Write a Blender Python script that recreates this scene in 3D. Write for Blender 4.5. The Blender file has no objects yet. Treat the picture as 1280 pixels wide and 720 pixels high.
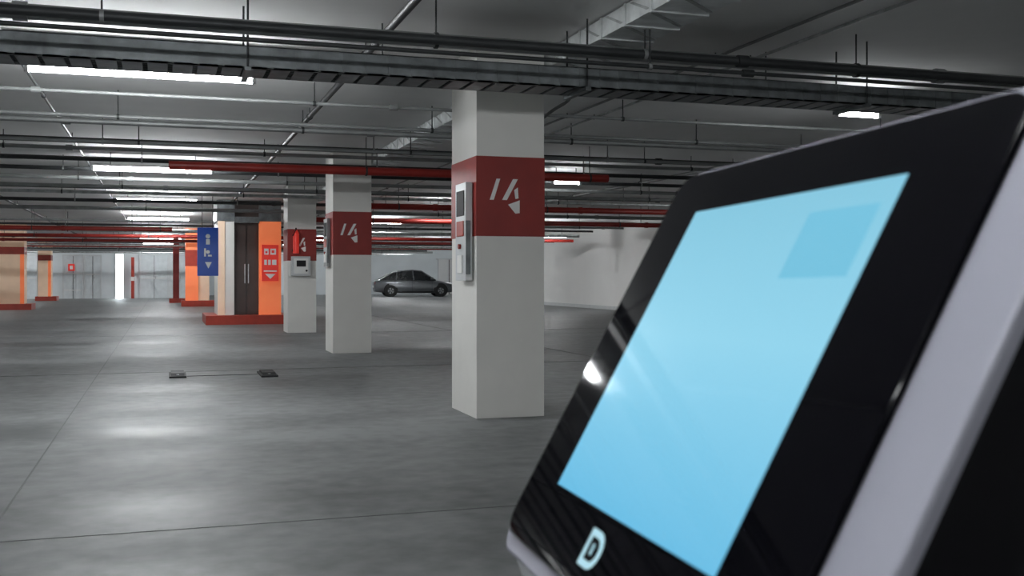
import bpy, bmesh, math, random
from mathutils import Vector, Matrix
random.seed(7)
scn=bpy.context.scene
try:
    scn.view_settings.view_transform='Standard'
except Exception: pass

# ---------------- materials ----------------
def mat(name,col,rough=.6,metal=0.,var=.12,scale=4.,emit=None,es=0.,bump=0.,stretch=(1,1,1),coat=0.,spec=.5):
    m=bpy.data.materials.new(name); m.use_nodes=True
    nt=m.node_tree; b=nt.nodes['Principled BSDF']
    b.inputs['Roughness'].default_value=rough; b.inputs['Metallic'].default_value=metal
    b.inputs['Specular IOR Level'].default_value=spec
    b.inputs['Coat Weight'].default_value=coat
    tc=nt.nodes.new('ShaderNodeTexCoord'); mp=nt.nodes.new('ShaderNodeMapping'); mp.inputs['Scale'].default_value=stretch
    n=nt.nodes.new('ShaderNodeTexNoise'); n.inputs['Scale'].default_value=scale; n.inputs['Detail'].default_value=5
    r=nt.nodes.new('ShaderNodeValToRGB')
    r.color_ramp.elements[0].position=.3; r.color_ramp.elements[1].position=.7
    r.color_ramp.elements[0].color=[c*(1-var) for c in col]+[1]; r.color_ramp.elements[1].color=[min(1,c*(1+var)) for c in col]+[1]
    nt.links.new(tc.outputs['Object'],mp.inputs[0]); nt.links.new(mp.outputs[0],n.inputs['Vector'])
    nt.links.new(n.outputs['Fac'],r.inputs[0]); nt.links.new(r.outputs[0],b.inputs['Base Color'])
    if emit:
        b.inputs['Emission Color'].default_value=list(emit)+[1]; b.inputs['Emission Strength'].default_value=es
    if bump:
        bp=nt.nodes.new('ShaderNodeBump'); bp.inputs['Strength'].default_value=bump; bp.inputs['Distance'].default_value=.01
        nt.links.new(n.outputs['Fac'],bp.inputs['Height']); nt.links.new(bp.outputs[0],b.inputs['Normal'])
    return m

M={}
M['ceil']=mat('ceiling_concrete',(.82,.82,.81),.85,var=.05,scale=1.2,bump=.1)
M['wall']=mat('wall_paint',(.88,.88,.87),.9,var=.015,scale=1.5,spec=.1)
M['wallg']=mat('wall_grey_paint',(.70,.74,.76),.8,var=.05,scale=1.)
M['white']=mat('pillar_white_paint',(.82,.81,.77),.55,var=.03,scale=3)
M['cream']=mat('pillar_cream_warm_glow',(.85,.66,.50),.6,var=.06,scale=3,emit=(1,.6,.35),es=.1)  # cream paint with warm light mixed into the colour and a faint emission
M['red']=mat('band_red_paint',(.27,.018,.013),.5,var=.1,scale=5)
M['redb']=mat('base_red_paint',(.36,.03,.013),.5,var=.15,scale=5)
M['orange']=mat('orange_painted_glow',(.85,.22,.09),.5,var=.08,emit=(1,.22,.07),es=.3)  # orange surface; warm light falling on it imitated by colour and slight emission
M['mark']=mat('marking_white',(.85,.85,.83),.5,var=.02)
M['pgrey']=mat('pipe_grey',(.28,.29,.29),.45,metal=.25,var=.15,scale=6)
M['pdark']=mat('pipe_dark',(.035,.038,.04),.5,metal=.2,var=.2,scale=6)
M['pred']=mat('pipe_red',(.28,.018,.012),.4,var=.15,scale=5)
M['galv']=mat('galvanised_steel',(.50,.52,.52),.4,metal=.6,var=.3,scale=9)
M['duct']=mat('duct_zinc',(.80,.83,.83),.4,metal=.15,var=.18,scale=7)
M['tray']=mat('tray_steel',(.15,.165,.17),.42,metal=.4,var=.3,scale=10)
M['fix']=mat('lamp_housing',(.7,.7,.7),.5,var=.03)
M['tube']=mat('lamp_tube',(1,1,1),.4,var=0,emit=(.95,.98,1),es=150)
M['tubeb']=mat('lamp_tube_dim',(1,1,1),.4,var=0,emit=(.95,.98,1),es=80)
M['tubefill']=mat('wall_fill_tube',(1,1,1),.4,var=0,emit=(.97,.99,1),es=120)  # for the added lamps that brighten the right wall
M['door']=mat('metal_door_grey',(.62,.66,.68),.45,metal=.0,var=.08)
M['doord']=mat('metal_door_dark',(.05,.035,.03),.4,var=.15)
M['bright']=mat('bright_doorway',(1,1,1),.4,var=0,emit=(.85,.95,1),es=14)
M['blue']=mat('sign_blue',(.01,.06,.35),.4,var=.05,emit=(.01,.09,.5),es=.08)
M['redsign']=mat('sign_red_lit',(.65,.03,.02),.4,var=.05,emit=(1,.05,.03),es=.2)
M['box']=mat('cabinet_grey',(.60,.62,.63),.4,var=.06)
M['boxd']=mat('cabinet_dark_grey',(.26,.27,.28),.45,var=.06)
M['plate']=mat('floor_plate_dark',(.02,.02,.022),.6,metal=.1,var=.2,spec=.2)
M['carp']=mat('car_paint_grey',(.14,.15,.16),.28,metal=.5,var=.03,coat=.5)
M['glass']=mat('car_glass',(.012,.014,.016),.08,var=.05)
M['tyre']=mat('tyre_rubber',(.012,.012,.012),.8,var=.1)
M['rim']=mat('rim_alloy',(.22,.23,.24),.3,metal=.8,var=.05)
M['tail']=mat('tail_lens_red',(.35,.01,.01),.2,var=.05)
M['head']=mat('head_lens',(.7,.72,.75),.1,var=.05)
M['kblack']=mat('kiosk_glass_black',(.002,.002,.003),.04,var=.05,spec=.06)
M['kside']=mat('kiosk_side_black',(.003,.003,.004),.5,var=.1,spec=.08)
M['ksilver']=mat('kiosk_frame_silver',(.24,.24,.285),.5,metal=.1,var=.03)
M['kwhite']=mat('kiosk_body_white',(.80,.82,.84),.4,var=.02)
M['klogo']=mat('kiosk_logo',(.35,.55,.62),.3,var=.02,emit=(.25,.5,.6),es=.2)

def floor_mat():
    m=bpy.data.materials.new('floor_polished_concrete'); m.use_nodes=True
    nt=m.node_tree; b=nt.nodes['Principled BSDF']; N=nt.nodes.new; L=nt.links.new
    b.inputs['Specular IOR Level'].default_value=.35
    tc=N('ShaderNodeTexCoord')
    mp=N('ShaderNodeMapping'); mp.inputs['Scale'].default_value=(.3,1.3,1)
    n1=N('ShaderNodeTexNoise'); n1.inputs['Scale'].default_value=.8; n1.inputs['Detail'].default_value=6
    n2=N('ShaderNodeTexNoise'); n2.inputs['Scale'].default_value=7; n2.inputs['Detail'].default_value=9
    L(tc.outputs['Object'],mp.inputs[0]); L(mp.outputs[0],n1.inputs['Vector']); L(tc.outputs['Object'],n2.inputs['Vector'])
    mx=N('ShaderNodeMath'); mx.operation='MULTIPLY_ADD'; mx.inputs[1].default_value=.45; L(n2.outputs['Fac'],mx.inputs[0]); L(n1.outputs['Fac'],mx.inputs[2])
    r=N('ShaderNodeValToRGB'); e=r.color_ramp.elements
    e[0].position=.56; e[0].color=(.098,.105,.107,1); e[1].position=.88; e[1].color=(.235,.243,.245,1)
    L(mx.outputs[0],r.inputs[0]); L(r.outputs[0],b.inputs['Base Color'])
    rr=N('ShaderNodeMapRange'); rr.inputs['From Min'].default_value=.3; rr.inputs['From Max'].default_value=.7; rr.inputs['To Min'].default_value=.42; rr.inputs['To Max'].default_value=.66
    L(n1.outputs['Fac'],rr.inputs['Value']); L(rr.outputs[0],b.inputs['Roughness'])
    bp=N('ShaderNodeBump'); bp.inputs['Strength'].default_value=.12; bp.inputs['Distance'].default_value=.01
    L(mx.outputs[0],bp.inputs['Height']); L(bp.outputs[0],b.inputs['Normal'])
    return m
M['floor']=floor_mat()
M['joint']=mat('floor_joint_sealant',(.085,.09,.09),.6,var=.2)

def screen_mat():
    m=bpy.data.materials.new('kiosk_display'); m.use_nodes=True
    nt=m.node_tree; b=nt.nodes['Principled BSDF']; N=nt.nodes.new; L=nt.links.new
    tc=N('ShaderNodeTexCoord'); sp=N('ShaderNodeSeparateXYZ'); L(tc.outputs['Generated'],sp.inputs[0])
    r=N('ShaderNodeValToRGB'); e=r.color_ramp.elements
    e[0].position=0; e[0].color=(.15,.55,.84,1); e[1].position=1; e[1].color=(.24,.60,.78,1)
    k=e.new(.55); k.color=(.30,.70,.90,1)
    L(sp.outputs['Y'],r.inputs[0]); L(r.outputs[0],b.inputs['Emission Color']); b.inputs['Emission Strength'].default_value=.92
    b.inputs['Base Color'].default_value=(.01,.01,.01,1); b.inputs['Roughness'].default_value=.06
    b.inputs['Specular IOR Level'].default_value=.3
    return m
M['screen']=screen_mat()
M['uiblock']=mat('display_block',(.01,.01,.01),.1,var=0,emit=(.18,.57,.78),es=.92)

# ---------------- builder ----------------
class B:
    def __init__(s): s.v=[];s.f=[];s.mi=[];s.mats=[];s.sm=[]
    def m(s,k):
        if k not in s.mats: s.mats.append(k)
        return s.mats.index(k)
    def mesh(s,vs,fs,k,smooth=False):
        o=len(s.v); s.v+= [tuple(p) for p in vs]
        for f in fs: s.f.append([i+o for i in f]); s.mi.append(s.m(k)); s.sm.append(smooth)
        return s
    def box(s,x0,x1,y0,y1,z0,z1,k):
        vs=[(x,y,z) for z in (z0,z1) for y in (y0,y1) for x in (x0,x1)]
        return s.mesh(vs,[(0,2,3,1),(4,5,7,6),(0,1,5,4),(2,6,7,3),(0,4,6,2),(1,3,7,5)],k)
    def cyl(s,p0,p1,r,k,n=12,r1=None):
        p0=Vector(p0);p1=Vector(p1);d=(p1-p0).normalized()
        a=d.orthogonal().normalized(); b=d.cross(a); r1=r if r1 is None else r1
        vs=[];
        for i in range(n):
            t=2*math.pi*i/n; q=a*math.cos(t)+b*math.sin(t); vs+= [p0+q*r,p1+q*r1]
        s.mesh(vs,[(2*i,2*((i+1)%n),2*((i+1)%n)+1,2*i+1) for i in range(n)],k,True)
        s.mesh(vs,[[2*i for i in range(n)][::-1],[2*i+1 for i in range(n)]],k)
        return s
    def prism(s,pts,axis_fn,k):
        n=len(pts); vs=[axis_fn(p,0) for p in pts]+[axis_fn(p,1) for p in pts]
        return s.mesh(vs,[list(range(n))[::-1],list(range(n,2*n))]+[(i,(i+1)%n,(i+1)%n+n,i+n) for i in range(n)],k)
    def build(s,name,parent=None,bevel=0,matrix=None,center=True):
        me=bpy.data.meshes.new(name)
        c=Vector((0,0,0))
        if center and matrix is None:
            xs=[[p[i] for p in s.v] for i in range(3)]
            c=Vector([(min(a)+max(a))/2 for a in xs])
        me.from_pydata([tuple(Vector(p)-c) for p in s.v],[],s.f)
        for k in s.mats: me.materials.append(M[k])
        for p,mi,sm in zip(me.polygons,s.mi,s.sm): p.material_index=mi; p.use_smooth=sm
        bm=bmesh.new(); bm.from_mesh(me); bmesh.ops.recalc_face_normals(bm,faces=bm.faces); bm.to_mesh(me); bm.free()
        o=bpy.data.objects.new(name,me); scn.collection.objects.link(o)
        if matrix is not None: o.matrix_world=matrix
        else: o.location=c
        if parent: o.parent=parent
        if bevel:
            bv=o.modifiers.new('bevel','BEVEL'); bv.width=bevel; bv.segments=2; bv.limit_method='ANGLE'
        return o

CH=2.9      # ceiling height
CT=CH-.003  # top of things that touch the ceiling
# ---------------- room shell ----------------
B().box(-12,20,-8,66.3,-.2,0,'floor').build('floor',center=False)
B().box(-12,20,-8,66.3,CH,CH+.2,'ceil').build('ceiling',center=False)
B().box(-12.2,-12,-8,58.2,0,CH,'wall').build('wall_left')
B().box(14.2,14.4,-8,52,0,CH,'wall').build('wall_right')
B().box(14.4,20,51.8,52,0,CH,'wall').build('wall_recess')
B().box(20,20.2,51.8,66.3,0,CH,'wallg').build('wall_recess_right')
B().box(-12.2,14.4,-8.2,-8,0,CH,'wall').build('wall_front')
B().box(-12.2,2,58,58.2,0,CH,'wallg').build('wall_back_left')
B().box(2,2.2,58,66,0,CH,'wallg').build('wall_step')
B().box(2,20.2,66,66.2,0,CH,'wallg').build('wall_back')
B().box(14.17,14.2,-7.9,51.9,0,.12,'box').build('baseboard_right')

b=B()
b.box(-.715,-.707,-7,57,0,.002,'joint'); 
b.box(-11,14,4.85,4.857,0,.002,'joint').box(-11,14,12.9,12.908,0,.002,'joint').box(-11,14,21,21.01,0,.002,'joint')
b.box(5.6,5.608,-7,57,0,.002,'joint').box(-6.8,-6.792,-7,57,0,.002,'joint')
b.build('floor_expansion_joint')

# ---------------- pillars ----------------
def marking(b,x,y,s=1.0):
    def q(pts): b.prism([(x+a*s,z) for a,z in pts],lambda p,t:(p[0],y-.004-.003*t,p[1]),'mark')
    q([(.105,1.70),(.138,1.70),(.19,1.865),(.16,1.865)])
    q([(.205,1.70),(.245,1.70),(.335,1.865),(.295,1.865)])
    q([(.255,1.665),(.35,1.70),(.35,1.60),(.315,1.595)])
    q([(.305,1.78),(.335,1.80),(.34,1.715),(.315,1.71)])
def pillar(x0,x1,y0,y1,mark=True,k='white',band=True):
    b=B().box(x0,x1,y0,y1,0,CT,k)
    if band:
        e=.004; b.box(x0-e,x1+e,y0-e,y1+e,1.417,2.039,'red')
    if mark: marking(b,x0,y0)
    return b
p=pillar(2.30,2.855,7.92,8.66); p.build('concrete_pillar')
p=pillar(2.30,2.855,15.3,16.04); p.build('concrete_pillar')
p=pillar(2.30,2.855,21.2,21.94); p.build('concrete_pillar')
for y in (34.5,42.2,49.8): pillar(2.9,3.45,y,y+.7,False).build('concrete_pillar')
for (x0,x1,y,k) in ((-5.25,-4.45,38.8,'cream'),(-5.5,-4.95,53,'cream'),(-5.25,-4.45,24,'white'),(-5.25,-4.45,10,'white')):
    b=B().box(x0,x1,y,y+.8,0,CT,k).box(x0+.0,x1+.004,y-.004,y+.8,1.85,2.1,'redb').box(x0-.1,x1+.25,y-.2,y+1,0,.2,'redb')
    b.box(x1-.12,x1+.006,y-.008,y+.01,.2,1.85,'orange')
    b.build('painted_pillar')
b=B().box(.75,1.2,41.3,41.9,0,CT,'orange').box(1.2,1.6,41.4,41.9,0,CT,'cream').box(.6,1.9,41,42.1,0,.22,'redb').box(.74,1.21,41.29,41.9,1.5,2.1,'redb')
b.build('painted_pillar')
B().box(.35,.6,47.3,47.6,0,CT,'red').box(.2,1.0,47.1,47.9,0,.18,'redb').build('painted_pillar')

def cabinet(x,y0,y1,z0,z1,d=.06,k='box'):
    b=B().box(x-d,x-.005,y0,y1,z0,z1,k)
    b.box(x-d-.006,x-d,y0+.04,y1-.04,z1-.26,z1-.06,'plate')
    b.box(x-d-.008,x-d,y0+.05,y1-.05,z1-.42,z1-.30,'redb')
    b.box(x-d-.01,x-d,y0+.08,y1-.08,z0+.06,z0+.2,'mark')
    b.cyl((x-d,(y0+y1)/2,z1-.5),(x-d-.02,(y0+y1)/2,z1-.5),.02,'red')
    b.box(x-d,x-.02,y0-.006,y0,z0+.05,z1-.3,'tray')
    return b.build('intercom_cabinet',bevel=.004)
cabinet(2.294,8.0,8.3,1.07,1.84)
cabinet(2.294,15.5,15.85,1.25,1.95,.05,'boxd')
b=B().box(2.36,2.72,21.02,21.19,1.12,1.5,'box').box(2.40,2.68,21.005,21.02,1.16,1.46,'mark').box(2.45,2.63,21.0,21.006,1.3,1.42,'plate')
b.cyl((2.64,21.0,1.22),(2.64,20.97,1.22),.02,'plate').build('hose_cabinet',bevel=.005)
b=B().cyl((2.45,21.1,1.56),(2.45,21.1,1.95),.06,'redsign').cyl((2.45,21.1,1.95),(2.45,21.1,2.02),.06,'redsign',r1=.02).cyl((2.45,21.1,2.02),(2.45,21.1,2.06),.015,'plate').box(2.38,2.52,21.15,21.192,1.6,1.64,'plate')
b.cyl((2.45,21.08,2.03),(2.38,21.05,1.9),.012,'plate')
b.build('fire_extinguisher')

# ---------------- lift lobby portal ----------------
b=B()
T=CH-.02
b.box(1.18,1.55,25.6,27.4,0,T,'white')
b.box(1.18,1.34,25.58,25.6,.2,2.4,'cream')
b.box(1.16,1.56,25.56,27.4,2.4,T,'tray')
b.box(1.55,2.12,25.75,27.4,0,T,'doord')
b.box(1.60,1.82,25.72,25.75,.25,2.3,'doord').box(1.85,2.07,25.72,25.75,.25,2.3,'doord')
b.box(1.79,1.81,25.69,25.72,.95,1.4,'galv').box(1.87,1.89,25.69,25.72,.95,1.4,'galv')
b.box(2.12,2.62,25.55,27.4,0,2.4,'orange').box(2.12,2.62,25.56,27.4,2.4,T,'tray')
b.box(1.56,2.12,25.5,25.76,2.36,2.5,'tray')
b.box(.9,2.8,25.2,27.6,0,.21,'redb')
b.build('lift_lobby_entrance')
b=B().box(2.17,2.55,25.44,25.54,1.0,1.85,'redsign')
for (x,z,w,h) in ((2.22,1.62,.1,.14),(2.36,1.62,.13,.14),(2.22,1.38,.06,.12),(2.31,1.38,.06,.12),(2.40,1.38,.1,.12),(2.21,1.22,.3,.03)):
    b.box(x,x+w,25.435,25.44,z,z+h,'mark')
for (x,z,w,h) in ((2.245,1.65,.05,.05),(2.39,1.66,.06,.06)): b.box(x,x+w,25.432,25.436,z,z+h,'redsign')
b.prism([(2.24,1.17),(2.48,1.17),(2.36,1.05)],lambda p,t:(p[0],25.44-.006*t,p[1]),'mark')
b.build('illuminated_red_sign')
b=B().box(.68,1.12,24.0,24.06,1.12,2.17,'blue')
for x in (.78,1.0): b.cyl((x,24.03,2.17),(x,24.03,CT),.008,'pdark')
b.cyl((.90,24.0,1.98),(.90,23.99,1.98),.05,'mark').box(.86,.94,23.99,24.0,1.80,1.92,'mark')
b.cyl((.90,24.0,1.64),(.90,23.99,1.64),.04,'mark').box(.82,.86,23.99,24.0,1.54,1.72,'mark').box(.90,.98,23.99,24.0,1.54,1.58,'mark')
b.prism([(.84,1.42),(.98,1.42),(.91,1.28)],lambda p,t:(p[0],24.0-.01*t,p[1]),'mark')
b.build('hanging_blue_sign')

# ---------------- far back-left wall doors ----------------
def dbl(name,x0,x1,z1,k='door',bands=(1.0,)):
    b=B().box(x0,x1,57.9,57.99,0,z1,k)
    b.box(x0-.07,x0,57.86,57.99,0,z1+.07,'box').box(x1,x1+.07,57.86,57.99,0,z1+.07,'box').box(x0,x1,57.86,57.99,z1,z1+.07,'box')
    for z in bands: b.box(x0+.02,x1-.02,57.87,57.9,z,z+.06,'fix')
    xm=(x0+x1)/2
    if k!='bright': b.box(xm-.01,xm+.01,57.885,57.9,0,z1,'plate')
    b.box(xm+.06,xm+.1,57.84,57.9,1.0,1.25,'galv')
    return b.build(name)
dbl('door_1',-4.8,-3.95,2.15,bands=(1.25,.4)); dbl('door_2',-3.8,-3.1,2.15,bands=(1.2,))
dbl('door_3',-2.35,-2.0,2.25,'bright',()); dbl('door_4',-1.15,.15,2.2); dbl('door_5',.3,1.1,2.2)
dbl('door_6',-7.9,-6.1,2.15)
B().box(-1.6,-1.45,57.3,57.45,0,2.1,'redb').box(-1.6,-1.45,57.29,57.3,.9,1.1,'mark').build('red_bollard')
B().box(-4.6,-4.3,57.8,57.86,1.4,1.75,'redsign').box(-4.52,-4.38,57.79,57.8,1.48,1.66,'mark').build('fire_point_sign')
b=B().box(9.5,11,65.88,65.98,0,2.2,'fix').box(10.23,10.27,65.86,65.88,0,2.2,'plate').box(9.42,11.08,65.9,65.99,2.2,2.28,'box').build('door_7')
b=B().box(16.6,18,65.88,65.98,0,2.2,'fix').box(17.28,17.32,65.86,65.88,0,2.2,'plate').box(16.5,18.1,65.9,65.99,2.2,2.28,'box').build('door_8')

# ---------------- ceiling services ----------------
def rodx(b,xs,y,z): 
    for x in xs: b.cyl((x,y,z),(x,y,CT),.006,'pdark',6)
def pipe_x(y,z,r,k,x0=-11.8,x1=13.0,name='service_pipe',step=3.1):
    b=B().cyl((x0,y,z),(x1,y,z),r,k,12)
    x=x0+.6+random.random()*step*.6
    while x<x1-.1:
        b.cyl((x-.012,y,z),(x+.012,y,z),r+.008,'pdark' if k!='pdark' else 'pgrey',12); rodx(b,[x],y,z)
        if random.random()<.5: b.cyl((x+.7,y,z),(x+.78,y,z),r+.012,k,12)
        x+=step
    return b.build(name)
def pipe_y(x,z,r,k,y0,y1,name='service_pipe',step=3.3):
    b=B().cyl((x,y0,z),(x,y1,z),r,k,12)
    y=y0+.5
    while y<y1: b.cyl((x,y,z),(x,y,CT),.006,'pdark',6); b.cyl((x,y-.012,z),(x,y+.012,z),r+.008,'pdark',12); y+=step
    return b.build(name)

def tray(y0,y1,z0,z1,k,x0=-11.8,x1=13.5,rungs=True):
    b=B().box(x0,x1,y0,y0+.008,z0,z1,k).box(x0,x1,y1-.008,y1,z0,z1,k)
    b.box(x0,x1,y0,y0+.03,z1-.006,z1,k).box(x0,x1,y0,y0+.03,z0,z0+.006,k)
    x=x0
    while x<x1:
        b.box(x,x+.12,y0,y1,z0,z0+.01,k)
        b.box(x,x+.008,y0-.005,y0,z0,z1,k)
        x+=.15
    for i in range(5):
        yy=y0+.03+(y1-y0-.06)*i/4; b.cyl((x0,yy,z0+.03),(x1,yy,z0+.03),.017,'pdark',8)
    x=x0+.8
    while x<x1:
        b.cyl((x,y0-.02,z0-.02),(x,y0-.02,CT),.007,'pdark',6); b.cyl((x,y1+.02,z0-.02),(x,y1+.02,CT),.007,'pdark',6)
        b.box(x-.02,x+.02,y0-.04,y1+.04,z0-.025,z0,'tray'); x+=2.3
    return b.build('cable_tray')
tray(6.9,7.25,2.42,2.56,'tray')
pipe_x(6.5,2.59,.03,'pdark',step=3.4)
pipe_x(6.7,2.63,.045,'pgrey',step=3.2)
pipe_x(6.45,2.50,.014,'pdark',step=4)
pipe_x(7.45,2.62,.035,'pdark')
spec=[(9.9,2.70,.016,'pgrey'),(10.9,2.64,.02,'pgrey'),(11.6,2.68,.03,'pgrey'),(12.6,2.6,.02,'pgrey'),(12.9,2.64,.032,'pdark'),(14.2,2.7,.025,'pgrey'),(14.7,2.62,.03,'pdark'),
(17.3,2.6,.03,'pgrey'),(16.9,2.7,.03,'pdark'),(18.2,2.55,.03,'pgrey'),(19.2,2.62,.035,'pdark'),(20.2,2.6,.03,'galv'),(22.6,2.62,.035,'pdark'),(23.2,2.5,.04,'pgrey')]
for s in spec: pipe_x(*s)
pipe_x(13.6,2.46,.055,'pred',.05,5.84,'sprinkler_pipe')
pipe_x(20.6,2.48,.06,'pred',3.3,13,'sprinkler_pipe'); pipe_x(24.4,2.40,.06,'pred',3.0,13,'sprinkler_pipe')
pipe_x(22.4,2.42,.05,'pred',-11.5,-3.2,'sprinkler_pipe'); pipe_x(29.5,2.35,.06,'pred',-11.5,.2,'sprinkler_pipe'); pipe_x(33.2,2.3,.05,'pred',-11,13,'sprinkler_pipe')
pipe_x(44,2.3,.06,'pred',-11,13,'sprinkler_pipe'); pipe_x(37.3,2.3,.05,'pred',-11,13,'sprinkler_pipe')
y=28.2
while y<57:
    if not any(abs(y-q)<.6 for q in (33.2,34.8,37.3,42.5,44,39.2,41.6,50.1,53.4,47.4,29.5)):
        pipe_x(y,random.choice((2.3,2.4,2.5)),random.choice((.03,.04,.05)),random.choice(('pgrey','pdark','galv','pgrey')),-11.5,12.6,step=4)
    y+=1.15
pipe_y(1.467,2.80,.028,'pdark',1.0,24.9); pipe_y(-1.09,2.82,.014,'pgrey',-6,56); pipe_y(4.52,2.86,.012,'galv',.5,50); pipe_y(4.2,2.86,.012,'pgrey',.5,50)
pipe_y(-3.3,2.80,.03,'pdark',-6,56); pipe_y(8.2,2.80,.03,'pgrey',-6,50); pipe_y(-6.0,2.80,.025,'pgrey',-6,56)
b=B().box(2.88,3.26,-6,50,2.755,2.89,'duct')
y=-6
while y<50:
    b.box(2.87,3.27,y,y+.03,2.745,2.895,'duct')
    b.prism([(2.89,y+.05),(2.93,y+.05),(3.25,y+.32),(3.21,y+.32)],lambda p,t:(p[0],p[1],2.755-.008*t),'galv')
    b.prism([(2.78,y+.05),(2.78,y+.09),(2.88,y+.34),(2.88,y+.30)],lambda p,t:(2.88-.006*t,p[1],p[0]),'galv')
    y+=.4
b.build('ventilation_duct')
cu=bpy.data.curves.new('flexible_conduit','CURVE'); cu.dimensions='3D'; cu.bevel_depth=.014; cu.bevel_resolution=3
sp=cu.splines.new('BEZIER'); pts=[(3.2,8.3,2.745),(3.22,8.25,2.62),(3.1,8.35,2.5),(2.95,8.5,2.42),(2.872,8.55,2.5)]
sp.bezier_points.add(len(pts)-1)
for bp_,p_ in zip(sp.bezier_points,pts): bp_.co=p_; bp_.handle_left_type=bp_.handle_right_type='AUTO'
co=bpy.data.objects.new('flexible_conduit',cu); scn.collection.objects.link(co); cu.materials.append(M['pgrey'])

def lamp(xc,yc,k='tube',z=2.66,L=1.68,hw=.03):
    x0=xc-L/2;x1=xc+L/2
    b=B().box(x0,x1,yc-hw,yc+hw,z+.034,z+.06,'fix').box(x0,x0+.03,yc-.035,yc+.035,z-.035,z+.06,'fix').box(x1-.03,x1,yc-.035,yc+.035,z-.035,z+.06,'fix')
    b.cyl((x0+.03,yc,z),(x1-.03,yc,z),.03,k,12)
    for x in (x0+L*.15,x1-L*.15): b.cyl((x,yc,z+.05),(x,yc,CT),.006,'pdark',6)
    b.build('fluorescent_lamp')
for i,yy in enumerate((.9,8.65,16.4,24.1,31.9,39.6,47.4,54.9)):
    zz=2.66 if i<3 else 2.74
    lamp(-.15,yy,z=zz,hw=.055 if i<3 else .034)
    lamp(-7.2,yy,z=zz)
    if i>0: lamp(6.3,yy,'tubeb',L=.5 if i<3 else 1.2,z=zz)
    if i>1: lamp(11.8,yy+.3,'tubefill',z=2.4,L=1.2)  # added fill row, hung below the pipes to brighten the right wall
lamp(-.15,-4.9); lamp(6.3,-4.9); lamp(11.5,59.5,z=2.74); lamp(17,59.5,z=2.74); lamp(6,62,z=2.74)

# ---------------- floor plates ----------------
for x,yy in ((.14,12.4),(1.1,12.2)):
    b=B().box(x-.09,x+.09,yy-.3,yy+.3,0,.02,'plate')
    b.prism([(yy-.27,.02),(yy+.27,.02),(yy+.18,.045),(yy-.18,.045)],lambda p,t,x=x:(x-.07+.14*t,p[0],p[1]),'plate')
    for dy in (-.22,.22): b.cyl((x,yy+dy,.02),(x,yy+dy,.035),.015,'galv',8)
    b.build('parking_barrier_base')
B().box(.24,1.0,12.28,12.31,0,.006,'joint').build('floor_cable_cover')

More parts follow.
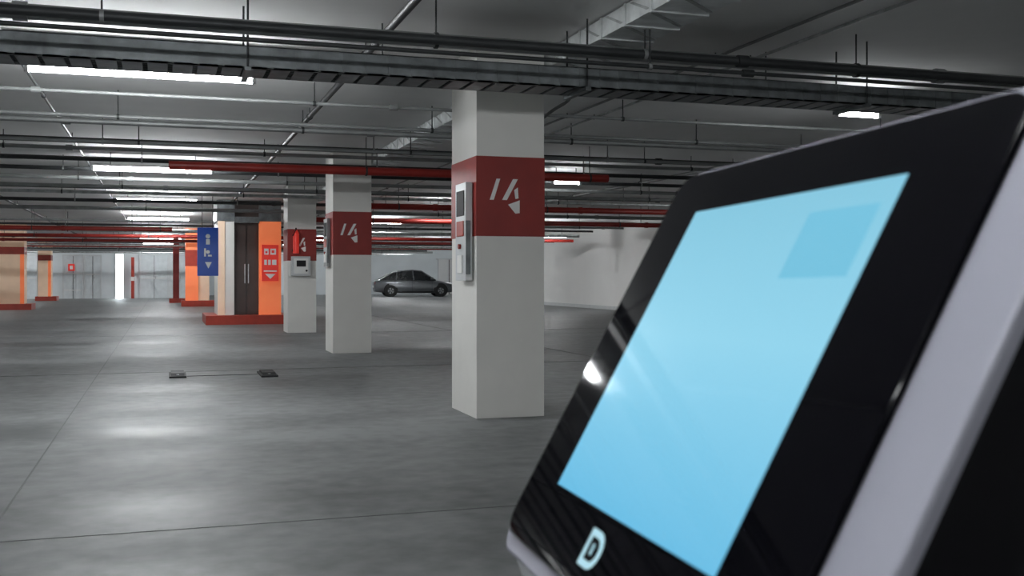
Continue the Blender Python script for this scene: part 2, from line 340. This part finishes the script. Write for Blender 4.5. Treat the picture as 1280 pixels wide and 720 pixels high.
# ---------------- car ----------------
def car(name,loc,rz):
    e=bpy.data.objects.new(name,None); scn.collection.objects.link(e); e.location=loc; e.rotation_euler=(0,0,rz)
    st=[(-2.27,.42,.80,.66),(-2.2,.27,.92,.78),(-1.9,.24,.97,.85),(-1.4,.2,.97,.89),(-.6,.19,.95,.90),(.3,.19,.94,.90),(1.0,.19,.92,.895),(1.5,.2,.86,.88),(1.95,.24,.77,.83),(2.2,.28,.68,.74),(2.3,.4,.58,.60)]
    b=B(); vs=[]; 
    for x,zl,zt,w in st:
        h=zt-zl
        half=[(w*.86,zl),(w*.98,zl+h*.14),(w,zl+h*.45),(w*.985,zl+h*.72),(w*.93,zl+h*.9),(w*.78,zt-.005),(w*.35,zt+.012)]
        ring=[(x,a,z) for a,z in half]+[(x,-a,z) for a,z in half[::-1]]
        vs+=ring
    n=14; fs=[]
    for i in range(len(st)-1):
        for j in range(n): fs.append((i*n+j,(i+1)*n+j,(i+1)*n+(j+1)%n,i*n+(j+1)%n))
    fs+= [list(range(n)),list(range((len(st)-1)*n,len(st)*n))[::-1]]
    b.mesh(vs,fs,'carp',True); b.build('body_shell',e,matrix=Matrix())
    g=[(-1.95,.80,.95,.76),(-1.25,.82,1.33,.62),(-.8,.82,1.43,.60),(-.15,.82,1.47,.60),(.35,.82,1.42,.60),(1.15,.80,.91,.72)]
    b=B(); vs=[]
    for x,w,zt,wt in g: vs+= [(x,w,.90),(x,wt,zt),(x,-wt,zt),(x,-w,.90)]
    for i in range(len(g)-1):
        o=i*4
        b.mesh([vs[o],vs[o+4],vs[o+5],vs[o+1]],[(0,1,2,3)],'glass'); b.mesh([vs[o+3],vs[o+2],vs[o+6],vs[o+7]],[(0,1,2,3)],'glass')
        b.mesh([vs[o+1],vs[o+5],vs[o+6],vs[o+2]],[(0,1,2,3)],'carp' if 0<i<4 else 'glass',True)
    b.build('greenhouse',e,matrix=Matrix())
    b=B()
    for s in (1,-1):
        def beam(p,q,r): b.cyl((p[0],p[1]*s,p[2]),(q[0],q[1]*s,q[2]),r,'carp',8)
        for i in range(len(g)-1): beam((g[i][0],g[i][3],g[i][2]),(g[i+1][0],g[i+1][3],g[i+1][2]),.032)
        beam((-.1,.83,.92),(-.15,.61,1.46),.03); beam((-1.1,.83,.94),(-1.0,.62,1.39),.035)
        b.box(-.05,.12,s*.90-.012,s*.90+.012,.76,.80,'rim'); b.box(-1.0,-.83,s*.90-.012,s*.90+.012,.77,.81,'rim')
        b.mesh([(.82,s*.85,.95),(.98,s*.86,.95),(.98,s*1.02,.97),(.84,s*1.03,.96),(.84,s*.86,1.07),(.96,s*.86,1.06),(.95,s*1.01,1.08),(.86,s*1.02,1.08)],[(0,1,2,3),(4,7,6,5),(0,4,5,1),(1,5,6,2),(2,6,7,3),(3,7,4,0)],'carp')
        b.box(-2.25,-2.05,s*.55-.16,s*.55+.16,.68,.82,'tail'); b.box(2.1,2.26,s*.5-.15,s*.5+.15,.52,.63,'head')
        b.box(-1.0,1.0,s*.895-.01,s*.895+.01,.24,.29,'tyre')
        for x in (-.2,.9,-1.15): b.box(x,x+.008,s*.90-.006,s*.90+.003,.3,.9,'tyre')
    b.box(2.2,2.31,-.35,.35,.40,.52,'tyre'); b.box(-2.29,-2.2,-.26,.26,.5,.62,'mark')
    b.build('trim_parts',e,matrix=Matrix())
    b=B()
    for x in (-1.38,1.4):
        for s in (1,-1):
            b.cyl((x,s*.80,.36),(x,s*.905,.37),.385,'tyre',28); b.cyl((x,s*.70,.325),(x,s*.925,.325),.325,'tyre',28)
            b.cyl((x,s*.92,.325),(x,s*.932,.325),.17,'rim',20)
            for k in range(5):
                t=k*2*math.pi/5; c,si=math.cos(t),math.sin(t)
                b.cyl((x+c*.05,s*.936,.325+si*.05),(x+c*.2,s*.936,.325+si*.2),.025,'tyre',6)
    b.build('wheels',e,matrix=Matrix())
    return e
car('car',(13.35,58.6,0),math.radians(-6))

# ---------------- payment kiosk ----------------
e1=Vector((-.0709,-.9973,.016)).normalized(); up=Vector((.4818,-.0202,.876)); up=(up-e1*up.dot(e1)).normalized(); nn=e1.cross(up)
P0=Vector((.4787,.8956,1.1586))
K=Matrix(((e1.x,up.x,nn.x,P0.x),(e1.y,up.y,nn.y,P0.y),(e1.z,up.z,nn.z,P0.z),(0,0,0,1)))
ke=bpy.data.objects.new('payment_kiosk',None); scn.collection.objects.link(ke); ke.matrix_world=K
def rrect(x0,x1,y0,y1,r,n=6):
    pts=[]
    for cx,cy,a in ((x1-r,y1-r,0),(x0+r,y1-r,90),(x0+r,y0+r,180),(x1-r,y0+r,270)):
        for i in range(n+1):
            t=math.radians(a+90*i/n); pts.append((cx+r*math.cos(t),cy+r*math.sin(t)))
    return pts
def slab(pts,z0,z1,k,name,bevel=0):
    b=B().prism(pts,lambda p,t:(p[0],p[1],z0+(z1-z0)*t),k); o=b.build(name,ke,matrix=Matrix(),bevel=bevel); return o
slab(rrect(-.088,.476,-.362,.054,.028),-.012,-.001,'ksilver','frame',.003)
slab(rrect(-.083,.420,-.345,.047,.024),-.001,.004,'kblack','glass_panel',.0008)
slab([(0,-.283),(.33,-.283),(.33,0),(0,0)],.004,.0046,'screen','display')
b=B()
b.box(.225,.315,-.075,-.02,.0046,.0048,'uiblock')
b.build('display_blocks',ke,matrix=Matrix())
# D-shaped contactless mark
b=B()
def dshape(x0,x1,y0,y1,r): 
    pts=[(x0,y1),(x0,y0)]; cy=(y0+y1)/2
    for i in range(9):
        t=math.radians(-90+180*i/8); pts.append((x1-r+r*math.cos(t),cy+(y1-y0)/2*math.sin(t)))
    return pts
o=dshape(.124,.160,-.328,-.297,.016); i_=dshape(.131,.153,-.322,-.303,.010); n=len(o)
vs=[(x,y,.0046) for x,y in o]+[(x,y,.0046) for x,y in i_]
b.mesh(vs,[(k,(k+1)%n,(k+1)%n+n,k+n) for k in range(n)],'klogo'); b.box(.138,.142,-.317,-.308,.0040,.0047,'klogo')
b.build('contactless_logo',ke,matrix=Matrix())
dn=Vector((up.z*-1,nn.z*-1)); h=Vector((up.x,nn.x)).normalized()
A=Vector((.050,-.012)); Bq=Vector((-.358,-.012))
C=Bq+dn*.30+h*.105
hC=(P0+up*C.x+nn*C.y).z
D=C+dn*(hC-.004)
E=D+h*.26
topz=(P0+up*A.x+nn*A.y).z
Fq=E+(-dn)*(topz-.02)
b=B().prism([A,Bq,C,D,E,Fq],lambda p,t:(-.085+t*.545,p[0],p[1]),'kwhite')
b.prism([A,Bq,C,D,E,Fq],lambda p,t:(.460+t*.012,p[0],p[1]),'kside')
b.build('housing',ke,matrix=Matrix())

# ---------------- world & camera ----------------
w=bpy.data.worlds.new('world'); scn.world=w; w.use_nodes=True
w.node_tree.nodes['Background'].inputs[0].default_value=(.5,.6,.7,1); w.node_tree.nodes['Background'].inputs[1].default_value=.05
cd=bpy.data.cameras.new('camera'); cam=bpy.data.objects.new('camera',cd); scn.collection.objects.link(cam)
cd.sensor_width=36; cd.lens=37.4; cd.shift_y=-.0109; cd.clip_start=.02; cd.clip_end=300
cam.location=(0,0,1.1); cam.rotation_euler=(math.radians(90),0,-math.radians(18.1))
cd.dof.use_dof=True; cd.dof.focus_distance=11; cd.dof.aperture_fstop=10
scn.camera=cam
